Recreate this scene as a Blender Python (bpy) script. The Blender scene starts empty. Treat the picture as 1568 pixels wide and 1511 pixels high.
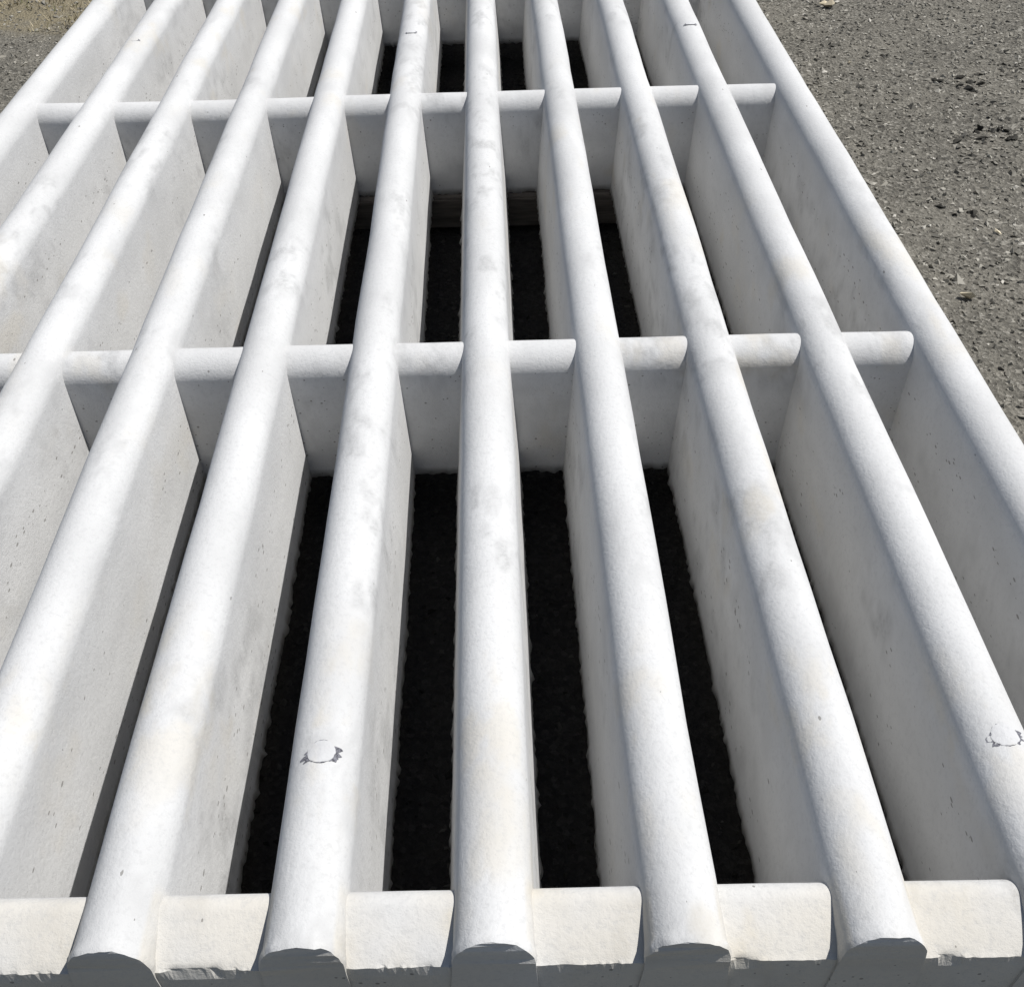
import bpy, math, numpy as np
from mathutils import Matrix, Vector
rng=np.random.default_rng(7)
# ------------------------------------------------------------ camera calibration (least squares on measured points)
D=.2; RB=.041; ZS=-.064
W,HH=1568.,1511.
obs=[]
for k,x,y in [(-1.5,338,1369),(-.5,618,1366),(.5,898,1363),(1.5,1180,1357),(2.5,1462,1350)]: obs.append(('b',1,k,x,y))
for k,x,y in [(-3.5,158,537),(-2.5,325,533),(-1.5,490.5,529),(-.5,658.5,525),(.5,825,521),(1.5,994,517),(2.5,1165,512),(3.5,1335,509)]: obs.append(('b',2,k,x,y))
for k,x,y in [(-3.5,326,150),(-2.5,445,148),(-1.5,561.5,145),(-.5,676.5,142),(.5,795,139),(1.5,913,135),(2.5,1030,131),(3.5,1151,127)]: obs.append(('b',3,k,x,y))
for k,x,y in [(-1.5,322,1489),(-.5,611,1484),(.5,902,1479),(1.5,1196,1473),(2.5,1488,1466)]: obs.append(('f',1,k,x,y))
for b,k,x,y in [(2,-.5,667,721),(2,.5,831,719),(2,1.5,1000,715),(3,.5,797,296),(3,-.5,690,299)]: obs.append(('w',b,k,x,y))
def basis(p,yaw,roll):
    fw=np.array([math.sin(yaw)*math.cos(p),math.cos(yaw)*math.cos(p),-math.sin(p)])
    rt=np.array([math.cos(yaw),-math.sin(yaw),0]); up=np.cross(rt,fw)
    c,s=math.cos(roll),math.sin(roll)
    return fw,c*rt+s*up,-s*rt+c*up
def proj(q,P):
    fw,rt,up=basis(*q[3:6]); v=np.array(P)-q[:3]; z=v@fw
    return W/2+q[10]+q[6]*(v@rt)/z, HH/2+q[11]-q[6]*(v@up)/z
def res(q):
    r=[]; yb={1:.041,2:q[7],3:q[8]}; H=q[9]
    for t,b,k,x,y in obs:
        Y=yb[b]
        if t=='b':
            e=math.atan2(q[2]-ZS,Y-q[1]); P=(D*k,Y+RB*math.sin(e),ZS+RB*math.cos(e))
        elif t=='f': P=(D*k,0,ZS)
        else: P=(D*k,Y-RB-.073*(H+ZS),-H)
        u,v=proj(q,P); r+=[u-x,v-y]
    r+=[(q[6]-1660)/60*4,q[10]/40*2,q[11]/40*2]
    return np.array(r)
q=np.array([0,-.5,1.1,math.radians(42),0,0,1660,1.12,2.24,.305,0,0])
for it in range(60):
    r=res(q);J=np.zeros((len(r),len(q)))
    for i in range(len(q)):
        h=1e-5*max(1,abs(q[i])); dq=q.copy(); dq[i]+=h; J[:,i]=(res(dq)-r)/h
    q=q-np.linalg.solve(J.T@J+1e-6*np.diag(np.diag(J.T@J)),J.T@r)
H=float(q[9]); Y2=float(q[7]); Y3=float(q[8]); Y4=Y3+(Y3-Y2)-.02; Y5=Y4+1.15
LEN=Y5+.041; ZG=-H-.09

scene=bpy.context.scene
fw,rt,up=basis(*q[3:6])
cam=bpy.data.cameras.new("camera"); co=bpy.data.objects.new("camera",cam); scene.collection.objects.link(co)
co.matrix_world=Matrix(((rt[0],up[0],-fw[0],q[0]),(rt[1],up[1],-fw[1],q[1]),(rt[2],up[2],-fw[2],q[2]),(0,0,0,1)))
cam.sensor_width=36; cam.sensor_fit='HORIZONTAL'; cam.lens=q[6]/W*36
cam.shift_x=-q[10]/W; cam.shift_y=q[11]/W
cam.clip_start=.02; cam.clip_end=600; scene.camera=co

# ------------------------------------------------------------ light
EL=math.radians(61.5); AZ=math.radians(12)
sd=Vector((math.cos(EL)*math.cos(AZ),math.cos(EL)*math.sin(AZ),math.sin(EL)))
sl=bpy.data.lights.new("sun",'SUN'); sl.energy=5.0; sl.angle=math.radians(.5); sl.color=(1,.98,.95)
so=bpy.data.objects.new("sun",sl); scene.collection.objects.link(so)
so.rotation_euler=(-sd).to_track_quat('-Z','Y').to_euler(); so.location=(3,1,6)
wd=bpy.data.worlds.new("World"); scene.world=wd; wd.use_nodes=True
nt=wd.node_tree; bg=nt.nodes["Background"]; sk=nt.nodes.new("ShaderNodeTexSky"); sk.sky_type='NISHITA'; sk.sun_disc=False
sk.sun_elevation=EL; sk.sun_rotation=math.pi/2-AZ
nt.links.new(sk.outputs[0],bg.inputs[0]); bg.inputs[1].default_value=.06
scene.view_settings.view_transform='Standard'; scene.view_settings.look='None'; scene.view_settings.exposure=0

# ------------------------------------------------------------ node helpers
class NB:
    def __init__(s,name):
        s.m=bpy.data.materials.new(name); s.m.use_nodes=True; s.t=s.m.node_tree; s.n=s.t.nodes; s.b=s.n["Principled BSDF"]
        s.tc=s.n.new("ShaderNodeTexCoord").outputs["Object"]
    def L(s,a,b): s.t.links.new(a,b)
    def mp(s,sc,loc=(0,0,0),rot=(0,0,0)):
        m=s.n.new("ShaderNodeMapping"); m.inputs["Scale"].default_value=sc; m.inputs["Location"].default_value=loc; m.inputs["Rotation"].default_value=rot
        s.L(s.tc,m.inputs[0]); return m.outputs[0]
    def noise(s,scale,det=4,rough=.5,vec=None):
        n=s.n.new("ShaderNodeTexNoise"); n.inputs["Scale"].default_value=scale; n.inputs["Detail"].default_value=det; n.inputs["Roughness"].default_value=rough
        s.L(vec or s.tc,n.inputs["Vector"]); return n.outputs["Fac"]
    def vor(s,scale,vec=None):
        n=s.n.new("ShaderNodeTexVoronoi"); n.inputs["Scale"].default_value=scale
        s.L(vec or s.tc,n.inputs["Vector"]); sp=s.n.new("ShaderNodeSeparateColor"); s.L(n.outputs["Color"],sp.inputs[0])
        return n.outputs["Distance"],sp.outputs[0],sp.outputs[1]
    def attr(s,name):
        a=s.n.new("ShaderNodeAttribute"); a.attribute_name=name; return a.outputs["Fac"]
    def ramp(s,f,stops):
        r=s.n.new("ShaderNodeValToRGB"); e=r.color_ramp.elements
        while len(e)<len(stops): e.new(.5)
        for i,(p,c) in enumerate(stops):
            e[i].position=p; e[i].color=(c,c,c,1) if not isinstance(c,tuple) else (*c,1)
        s.L(f,r.inputs[0]); return r.outputs[0]
    def math(s,op,a,b=None,c=None):
        m=s.n.new("ShaderNodeMath"); m.operation=op
        for i,v in enumerate((a,b,c)):
            if v is None: continue
            if isinstance(v,(int,float)): m.inputs[i].default_value=v
            else: s.L(v,m.inputs[i])
        return m.outputs[0]
    def mix(s,f,a,b,mode='MIX'):
        m=s.n.new("ShaderNodeMix"); m.data_type='RGBA'; m.blend_type=mode
        for v,i in ((f,0),(a,6),(b,7)):
            if isinstance(v,(int,float)): m.inputs[i].default_value=v
            elif isinstance(v,tuple): m.inputs[i].default_value=(*v,1)
            else: s.L(v,m.inputs[i])
        return m.outputs[2]
    def bump(s,h,st,dist,prev=None):
        b=s.n.new("ShaderNodeBump"); b.inputs["Strength"].default_value=st; b.inputs["Distance"].default_value=dist
        s.L(h,b.inputs["Height"])
        if prev is not None: s.L(prev,b.inputs["Normal"])
        return b.outputs[0]

def concrete(name,b0=(.588,.587,.58)):
    N=NB(name)
    tone=N.attr("tone"); scuff=N.attr("scuff"); stain=N.attr("stain"); pits=N.attr("pits")
    med=N.noise(125,4,.78)
    c=N.mix(tone,tuple(b*.91 for b in b0),tuple(b*1.05 for b in b0))
    f=N.math('MULTIPLY',scuff,N.ramp(med,[(.36,.15),(.56,1.)]))
    c=N.mix(f,c,tuple(b*.75 for b in b0))
    c=N.mix(stain,c,(.565,.505,.39))
    c=N.mix(N.ramp(med,[(.33,.34),(.5,0.)]),c,tuple(b*.70 for b in b0))
    d,ra,rb=N.vor(125,N.mp((1,.5,1.15),rot=(.35,0,0)))
    keep=N.math('LESS_THAN',ra,pits)
    rad=N.math('MULTIPLY_ADD',N.math('MULTIPLY',rb,rb),.25,.07)
    hole=N.math('MULTIPLY',N.math('LESS_THAN',d,rad),keep)
    c=N.mix(N.math('MULTIPLY',hole,.65),c,(.14,.13,.115))
    N.L(c,N.b.inputs["Base Color"]); N.b.inputs["Roughness"].default_value=.95
    N.b.inputs["Specular IOR Level"].default_value=.08
    b=N.bump(med,.45,.0026)
    N.L(b,N.b.inputs["Normal"]); return N.m
mc=concrete("white_precast_concrete")
mp=concrete("patch_grout",(.59,.59,.59))
def dark_pit():  # rim pits, dark colour also carries the shadow crescents
    N=NB("rim_pit_and_shadow"); n=N.noise(300,3,.7); c=N.ramp(n,[(.3,(.05,.05,.06)),(.7,(.28,.28,.31))]); N.L(c,N.b.inputs["Base Color"]); N.b.inputs["Roughness"].default_value=.9
    N.L(N.bump(n,.8,.003),N.b.inputs["Normal"]); return N.m
mpit=dark_pit()

def vnoise(P,seed):
    Pi=np.floor(P).astype(np.int64); f=P-Pi; f=f*f*(3-2*f)
    def hsh(i,j,k):
        h=(i*374761393+j*668265263+k*2147483647+seed*974634777)&0xffffffff
        h=((h^(h>>13))*1274126177)&0xffffffff; h=(h^(h>>16))
        return (h&0xffff)/65535.
    o=0
    for a in (0,1):
        for b in (0,1):
            for c in (0,1):
                w=(f[:,0] if a else 1-f[:,0])*(f[:,1] if b else 1-f[:,1])*(f[:,2] if c else 1-f[:,2])
                o=o+w*hsh(Pi[:,0]+a,Pi[:,1]+b,Pi[:,2]+c)
    return o
def fbm(P,sc,octs,seed,gain=.55):
    P=P*np.asarray(sc); o=0;a=1;t=0
    for i in range(octs): o=o+a*vnoise(P*2**i+17.3*i+100,seed+i); t+=a; a*=gain
    return o/t
def sstep(x,a,b): x=np.clip((x-a)/(b-a),0,1); return x*x*(3-2*x)
def add_attrs(me,V):
    V=np.asarray(V,float)
    tone=np.clip((fbm(V,(11,5,13),5,1,.65)-.5)*2.4+.5,0,1)
    sc=sstep(fbm(V,(34,16,34),4,11,.7),.50,.68)*sstep(fbm(V,(6,3.5,6),2,21),.36,.68)
    st=sstep(fbm(V,(18,9,18),4,31),.55,.73)*sstep(fbm(V,(3,2.2,3),2,41),.45,.7)*.28
    # brownish spots where splash reached the crests near the front end
    st=st+.30*np.exp(-((V[:,1]-.27)/.12)**2)*(V[:,2]>-.05)*sstep(fbm(V,(20,12,20),4,71,.7),.5,.66)
    st=np.clip(st+.42*sstep(-V[:,1],-.085,-.06)*(V[:,2]<-.018)*sstep(fbm(V,(9,9,9),3,51),.15,.65),0,.6)
    pit=np.where(V[:,2]<-.06,.22,.010)*(.25+1.5*sstep(fbm(V,(5,5,5),2,61),.3,.7))
    for n,a in (("tone",tone),("scuff",sc),("stain",st),("pits",pit)):
        at=me.attributes.new(n,'FLOAT','POINT'); at.data.foreach_set("value",a.astype(np.float32))

def mesh_obj(name,V,F,mats,parent=None,smooth=True,attrs=False):
    me=bpy.data.meshes.new(name)
    V=np.asarray(V,dtype=np.float32); F=np.asarray(F,dtype=np.int32)
    n=F.shape[1]
    me.vertices.add(len(V)); me.vertices.foreach_set("co",V.ravel())
    me.loops.add(F.size); me.loops.foreach_set("vertex_index",F.ravel())
    me.polygons.add(len(F)); me.polygons.foreach_set("loop_start",np.arange(0,F.size,n,dtype=np.int32))
    try: me.polygons.foreach_set("loop_total",np.full(len(F),n,dtype=np.int32))
    except Exception: pass
    me.polygons.foreach_set("use_smooth",np.full(len(F),smooth))
    me.update(calc_edges=True); me.validate()
    if attrs: add_attrs(me,V)
    for m in mats: me.materials.append(m)
    o=bpy.data.objects.new(name,me); scene.collection.objects.link(o)
    if parent: o.parent=parent
    return o
def sm1(n,amp,scales,rg):
    t=np.arange(n); out=np.zeros(n)
    for sc,a in scales:
        k=max(3,int(n/sc)+3); pts=rg.normal(size=k); out+=a*np.interp(t,np.linspace(0,n-1,k),pts)
    return out*amp
guard=bpy.data.objects.new("concrete_cattle_guard",None); scene.collection.objects.link(guard)
DR=.073
def profile(R,Hc,nc=22,nw=14):
    pts=[]
    for i in range(nw):
        z=-Hc*(1-i/nw); pts.append((-(R+DR*(-z)),z))
    for i in range(nc+1):
        a=math.pi-math.pi*i/nc; pts.append((R*math.cos(a),R*math.sin(a)))
    for i in range(1,nw+1):
        z=-Hc*i/nw; pts.append((R+DR*(-z),z))
    return np.array(pts)
NE=14
def endprofile(Hc):
    """end beam (y from outer face, z from ZS): vertical outer face, crisp arris, flat sloping top, round inner shoulder"""
    pts=[]; yf=-.0045; cy,cz,r=.058,.012,.022; sl_=math.radians(21)
    tx,tz=cy-r*math.sin(sl_),cz+r*math.cos(sl_); za=tz-(tx-yf)*math.tan(sl_)
    for i in range(NE): pts.append((yf,-Hc+(Hc+za)*i/NE))
    for i in range(12):
        t=i/12; pts.append((yf+(tx-yf)*t,za+(tz-za)*t+.001*math.sin(math.pi*t)))
    for i in range(13):
        a=math.pi/2+sl_-(math.pi/2+sl_)*i/12; pts.append((cy+r*math.cos(a),cz+r*math.sin(a)))
    for i in range(1,NE+1):
        z=cz-(Hc+cz)*i/NE; pts.append((cy+r+DR*(cz-z),z))
    return np.array(pts)
def sweep(name,R,zc,length,step,rg,along='y',cent=0.,start=0.,prof=None,flip=False,parent=guard):
    P=profile(R,H+zc) if prof is None else prof
    n=len(P); m=int(length/step)+1; s=np.linspace(start,start+length,m)
    if along=='y': s=np.concatenate([[start,start+.0012,start+.003,start+.006],s[1:]+.004]); m=len(s)
    X=np.repeat(P[None,:,0],m,0); Z=np.repeat(P[None,:,1],m,0); S=np.repeat(s[:,None],n,1)
    if flip: X=-X
    X=X+sm1(m,.0008,[(60,1),(18,.5)],rg)[:,None]*(1 if prof is None else .3)
    Z=Z+sm1(m,.0007,[(80,1),(20,.4)],rg)[:,None]*np.clip((P[None,:,1]+.05)/.05,0,1)
    for idx,sg in ((0,-1),(n-1,1)):
        if prof is not None and idx==0: continue
        j=np.abs(sm1(m,.0015,[(7,1.),(1.6,1.2),(40,.8)],rg)); X[:,idx]+=sg*j; Z[:,idx]-=np.abs(sm1(m,.0018,[(6,1),(1.5,1)],rg))
    if prof is not None:
        ch=np.abs(sm1(m,.0018,[(6,1),(1.5,1.)],rg))+.006*sstep(sm1(m,1,[(7,1.),(3,.6)],rg),1.0,2.0)
        sgn=-1 if flip else 1
        X[:,NE]+=sgn*ch*.6; Z[:,NE]-=ch*.35-.0006; Z[:,NE+1]-=ch*.2
    if along=='y':
        cr=P[:,1]>=-.004
        lip=np.convolve(rg.normal(size=n+2),np.ones(3)/3,'valid')
        for r_,k_ in ((0,1),(1,1),(2,.8),(3,.4)): S[r_,cr]+=lip[cr]*.002*k_
        L2=(rg.random(n)*.9+.4)
        near=np.exp(-((s-start-.006)/.006)**2)[:,None]*L2[None,:]*.0022
        rr=np.maximum(np.hypot(P[:,0],P[:,1]),1e-4)
        X+=near*(P[:,0]/rr)*cr; Z+=near*(P[:,1]/rr)*cr
    V=np.stack([X,S,Z+zc],-1) if along=='y' else np.stack([S,X,Z+zc],-1)
    if along=='y': V[...,0]+=cent
    else: V[...,1]+=cent
    V=V.reshape(-1,3)
    i=np.arange(m-1)[:,None]*n; j=np.arange(n)[None,:]; j2=(j+1)%n
    a=i+j; b=i+j2; F=np.stack([a,b,b+n,a+n],-1).reshape(-1,4)
    caps=[];Vc=[];off=len(V)
    for e,row in enumerate((0,m-1)):
        Vr=V[row*n:(row+1)*n].copy()
        Vc.append(Vr); base=off+e*n
        for k in range((n-1)//2):
            f=[base+k,base+k+1,base+n-2-k,base+n-1-k]
            if len(set(f))<4: continue
            caps.append(f if (e==0)==(along=='y') else f[::-1])
    if (along!='y')!=flip: F=F[:,::-1]
    V=np.concatenate([V]+Vc); F=np.concatenate([F,np.array(caps)])
    o=mesh_obj(name,V,F,[mc],parent,attrs=True)
    me=o.data
    fl=np.ones(len(me.polygons),bool); fl[-len(caps):]=False
    if prof is not None:
        jj=np.tile(np.arange(n),m-1); fl[:len(jj)][(jj<=NE)]=False
    me.polygons.foreach_set("use_smooth",fl)
    return o
RR=.043; YF=-.007
for k in range(-6,5):
    sweep("rail_%d"%(k+7),RR,-RR,LEN-YF,.006,np.random.default_rng(100+k),'y',D*k,YF)
for bi,yb in enumerate((Y2,Y3,Y4)):
    sweep("crossbar_%d"%(bi+1),RB,ZS,D*10,.005,np.random.default_rng(200+bi),'x',yb,-6*D)
sweep("end_beam_1",RB,ZS,D*10,.004,np.random.default_rng(210),'x',0.,-6*D,prof=endprofile(H+ZS-.0015))
sweep("end_beam_2",RB,ZS,D*10,.004,np.random.default_rng(211),'x',LEN-.004,-6*D,prof=endprofile(H+ZS-.0015),flip=True)
# lifting-point patches: flush grout plugs with broken rims, their shadow crescents painted dark
def patch(name,xc,yc,rad,rg):
    n=48; V=[];F=[]
    rings=[0,.4,.75,1.0]
    def put(rr,th,h):
        x=rr*math.cos(th); y=rr*math.sin(th)
        x=max(-RR*.97,min(RR*.97,x)); return (xc+x*(RR+h)/RR,yc+y,-RR+math.sqrt(max(1e-6,RR*RR-x*x))+h)
    jit=1+.06*np.convolve(rg.normal(size=n+4),np.ones(5)/3,'valid'); jit[-1]=jit[0]
    for ri,q_ in enumerate(rings):
        for i in range(n):
            th=2*math.pi*i/n; h=(.0013,.0013,.0013,.0011)[ri]
            V.append(put(rad*q_*(jit[i] if ri>1 else 1),th,h))
    for ri in range(3):
        for i in range(n): a=ri*n+i;b=ri*n+(i+1)%n; F.append([a,b,b+n,a+n])
    mesh_obj(name,V,F,[mp],guard,attrs=True)
    for s,(t0,t1,wk) in enumerate(((-1.1+.3*rg.random(),.55,.55),(math.pi-.5+.4*rg.random(),math.pi+1.0,.55),(-math.pi+.9,-1.0,.08),(.7,2.4,.05))):
        V=[];F=[];m=26; rv=np.convolve(rg.random(m+2),np.ones(3)/3,'valid')
        for i in range(m):
            t=t0+(t1-t0)*i/(m-1); wd_=math.sin(math.pi*i/(m-1))**.6*rad*wk*(1.6*rv[i]-.1)
            V.append(put(rad*.84,t,.0008)); V.append(put(rad*.99+max(0,wd_),t,.0008))
        for i in range(m-1): F.append([2*i,2*i+1,2*i+3,2*i+2])
        mesh_obj(name+"_pit_%d"%s,V,F,[mpit],guard)
def ray_to(u,v,z):
    d=fw+rt*((u-W/2-q[10])/q[6])-up*((v-HH/2-q[11])/q[6]); t=(z-q[2])/d[2]; return q[:3]+d*t
yA=ray_to(495,1150,0)[1]; yA3=ray_to(1535,1125,0)[1]; yB=ray_to(1060,36,0)[1]
for i,(k,y) in enumerate(((-5,yA),(-1,yA),(3,yA3),(-5,yB),(-1,yB),(3,yB))):
    patch("lifting_point_patch_%d"%(i+1),D*k,y,.0158 if y<1 else .013,np.random.default_rng(310+i))

# ------------------------------------------------------------ timber bearers
def wood():
    N=NB("weathered_timber"); n=N.noise(3,4,.7,N.mp((2,30,30))); c=N.ramp(n,[(.3,(.07,.06,.05)),(.7,(.2,.175,.15))]); N.L(c,N.b.inputs["Base Color"]); N.b.inputs["Roughness"].default_value=.9
    N.L(N.bump(n,.6,.004),N.b.inputs["Normal"]); return N.m
mw=wood()
import bmesh
def timber(y):
    bm=bmesh.new(); bmesh.ops.create_cube(bm,size=1)
    for v in bm.verts: v.co=Vector((v.co.x*2.35,v.co.y*.1,v.co.z*.086))
    bmesh.ops.bevel(bm,geom=bm.edges[:],offset=.005,segments=2,affect='EDGES')
    me=bpy.data.meshes.new("timber_bearer"); bm.to_mesh(me); bm.free(); me.materials.append(mw)
    o=bpy.data.objects.new("timber_bearer",me); scene.collection.objects.link(o); o.location=(-.2,y,ZG+.0435)
timber(Y3-.035); timber(.12); timber(Y5-.03)

# ------------------------------------------------------------ ground
def ground_mat():
    N=NB("compacted_gravel")
    d1,r1,_=N.vor(105)
    base=N.ramp(r1,[(0,(.115,.108,.092)),(.5,(.215,.202,.172)),(.9,(.31,.292,.248)),(1,(.46,.435,.38))])
    nf=N.noise(180,3,.8)
    c=N.mix(N.ramp(nf,[(.35,.7),(.65,0.)]),base,(.09,.084,.072))
    c=N.mix(N.ramp(N.noise(4,4,.65),[(.42,0.),(.7,.45)]),c,(.29,.27,.225))
    sx=N.n.new("ShaderNodeSeparateXYZ"); N.L(N.tc,sx.inputs[0])
    f=N.math('SUBTRACT',sx.outputs[1],3.9); f=N.math('ADD',f,N.math('MULTIPLY_ADD',N.noise(2.5,3,.6),1.6,-.8))
    f=N.math('MULTIPLY',f,N.math('LESS_THAN',sx.outputs[0],-1.3))
    g=N.ramp(nf,[(.3,(.12,.10,.06)),(.5,(.27,.23,.15)),(.7,(.42,.37,.26))])
    c=N.mix(N.ramp(f,[(.0,0.),(.3,.85)]),c,g)
    # shade of the pit below the grid, put into the ground colour
    u=N.math('ABSOLUTE',N.math('ADD',sx.outputs[0],.2)); pit_shade=N.ramp(u,[(.98,1.),(1.0,0.)])
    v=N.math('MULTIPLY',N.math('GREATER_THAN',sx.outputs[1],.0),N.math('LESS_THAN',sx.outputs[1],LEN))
    c=N.mix(N.math('MULTIPLY',N.math('MULTIPLY',pit_shade,v),.8),c,(.035,.033,.032))
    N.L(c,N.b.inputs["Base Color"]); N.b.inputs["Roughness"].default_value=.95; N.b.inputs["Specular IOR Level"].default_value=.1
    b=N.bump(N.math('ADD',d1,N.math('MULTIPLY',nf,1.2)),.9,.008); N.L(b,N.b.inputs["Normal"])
    return N.m
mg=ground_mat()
gx=np.concatenate([[-150,-40,-15,-8],np.linspace(-5,6,220),[9,18,45,150]]); gy=np.concatenate([[-150,-40,-10],np.linspace(-2,9,220),[14,30,70,150]])
GX,GY=np.meshgrid(gx,gy,indexing='ij')
def hgt(x,y):
    P=np.stack([np.ravel(x),np.ravel(y),np.zeros(np.size(x))],-1)
    return ((fbm(P,(2.2,2.2,1),4,5)-.5)*.05*np.clip(1-(np.abs(P[:,0])+np.abs(P[:,1]))/40,0,1)).reshape(np.shape(x))
GZ=ZG-.012+hgt(GX,GY)
V=np.stack([GX,GY,GZ],-1).reshape(-1,3); nx,ny=len(gx),len(gy)
i,j=np.meshgrid(np.arange(nx-1),np.arange(ny-1),indexing='ij'); a=(i*ny+j).ravel(); F=np.stack([a,a+ny,a+ny+1,a+1],-1)
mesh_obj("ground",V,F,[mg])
def stone_mat(name,k=1.,tint=(1,1,1)):
    N=NB(name); g=N.n.new("ShaderNodeNewGeometry")
    c=N.ramp(g.outputs["Random Per Island"],[(p,tuple(k*x*t for x,t in zip(col,tint))) for p,col in [(0,(.095,.09,.078)),(.35,(.19,.179,.153)),(.75,(.29,.273,.232)),(.95,(.38,.36,.31)),(1,(.56,.53,.47))]])
    N.L(c,N.b.inputs["Base Color"]); N.b.inputs["Roughness"].default_value=.92; N.b.inputs["Specular IOR Level"].default_value=.15; return N.m
def stones(name,n,regs,smin,smax,pw,mat,rg,lift=.08,pts=None,sz=None):
    if pts is None:
        pos=[]
        area=np.array([(r[1]-r[0])*(r[3]-r[2])*r[4] for r in regs]); cnt=(area/area.sum()*n).astype(int)
        for r,c in zip(regs,cnt): pos.append(np.stack([rg.uniform(r[0],r[1],c),rg.uniform(r[2],r[3],c)],-1))
        P=np.concatenate(pos); n=len(P); s=smin+(smax-smin)*rg.random(n)**pw
    else: P=np.array(pts); n=len(P); s=np.array(sz)
    O=np.array([(1,0,0),(-1,0,0),(0,1,0),(0,-1,0),(0,0,1),(0,0,-1)],float)
    V=O[None]+rg.normal(size=(n,6,3))*.28
    V*=np.stack([rg.uniform(.6,1.3,n),rg.uniform(.5,1.,n),rg.uniform(.35,.75,n)],-1)[:,None,:]
    th=rg.uniform(0,6.28,n); tl=rg.normal(size=n)*.4
    c,s_=np.cos(tl)[:,None],np.sin(tl)[:,None]; y=V[...,1]*c-V[...,2]*s_; z=V[...,1]*s_+V[...,2]*c
    c,s_=np.cos(th)[:,None],np.sin(th)[:,None]; x2=V[...,0]*c-y*s_; y2=V[...,0]*s_+y*c
    V=np.stack([x2,y2,z],-1)*s[:,None,None]*.5
    V[...,0]+=P[:,None,0]; V[...,1]+=P[:,None,1]; V[...,2]+=(ZG-.012+hgt(P[:,0],P[:,1])+s*lift)[:,None]
    T=np.array([(0,2,4),(2,1,4),(1,3,4),(3,0,4),(2,0,5),(1,2,5),(3,1,5),(0,3,5)])
    F=(T[None]+6*np.arange(n)[:,None,None]).reshape(-1,3)
    return mesh_obj(name,V.reshape(-1,3),F,[mat],smooth=False)
ms=stone_mat("gravel_stones"); md=stone_mat("gravel_stones_pit_shade",.28)  # second set is darkened: shade under the grid put into stone colour
stones("gravel",95000,[(1.0,4.2,.1,6,1.),(-5,-1.4,1.5,7,.5)],.005,.022,2.0,ms,rng)
stones("gravel",180,[(1.0,4.2,0,6,1.),(-5,-1.4,1.5,7,.6)],.02,.042,2.,ms,rng,.0)
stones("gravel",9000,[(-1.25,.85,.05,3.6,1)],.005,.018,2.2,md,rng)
# a few distinct pale pebbles and dark clods lying on the yard
pale=[ray_to(*p,ZG)[:2] for p in ((1481,452),(1270,6),(1262,2),(1300,96),(1530,345))]
stones("pale_pebbles",0,None,0,0,0,stone_mat("pale_stone",2.2,(1,.93,.8)),np.random.default_rng(5),.3,pale,[.045,.05,.035,.02,.022])
clod=[]
rg=np.random.default_rng(9)
for p,n_,sp in (((1478,124),8,.035),((1500,136),4,.03),((1548,206),12,.07),((1535,190),6,.06),((1487,318),5,.035)):
    c0=ray_to(*p,ZG)[:2]; clod+= [c0+rg.normal(size=2)*sp*np.array([1.3,.5]) for _ in range(n_)]
stones("dark_soil_clods",0,None,0,0,0,stone_mat("dark_clod",.22),rg,.15,clod,list(rg.uniform(.014,.034,len(clod))))
# sparse dry grass at the edge of the yard, beyond the far-left corner
n=9000; P=np.stack([rg.uniform(-4.5,-1.5,n),4.0+3.*rg.random(n)**1.3],-1)
keep=fbm(np.concatenate([P,np.zeros((n,1))],1),(2.5,2.5,1),3,77)+ (P[:,1]-4)*.12>.5; P=P[keep]; n=len(P)
th=rg.uniform(0,6.28,n); Lh=rg.uniform(.02,.06,n); lean=rg.uniform(.3,1.6,n)
b0=np.stack([P[:,0],P[:,1],ZG-.012+hgt(P[:,0],P[:,1])],-1); sd_=np.stack([-np.sin(th),np.cos(th),0*th],-1)*.0022; dr=np.stack([np.cos(th)*lean,np.sin(th)*lean,np.ones(n)],-1); dr/=np.linalg.norm(dr,axis=1)[:,None]
V=np.stack([b0-sd_,b0+sd_,b0+dr*Lh[:,None]],1).reshape(-1,3); F=np.arange(3*n).reshape(-1,3)
Ng=NB("dry_grass_blades"); g=Ng.n.new("ShaderNodeNewGeometry"); c=Ng.ramp(g.outputs["Random Per Island"],[(0,(.12,.13,.05)),(.4,(.28,.235,.14)),(1,(.44,.38,.26))]); Ng.L(c,Ng.b.inputs["Base Color"]); Ng.b.inputs["Roughness"].default_value=.9
mesh_obj("dry_grass",V,F,[Ng.m],smooth=False)
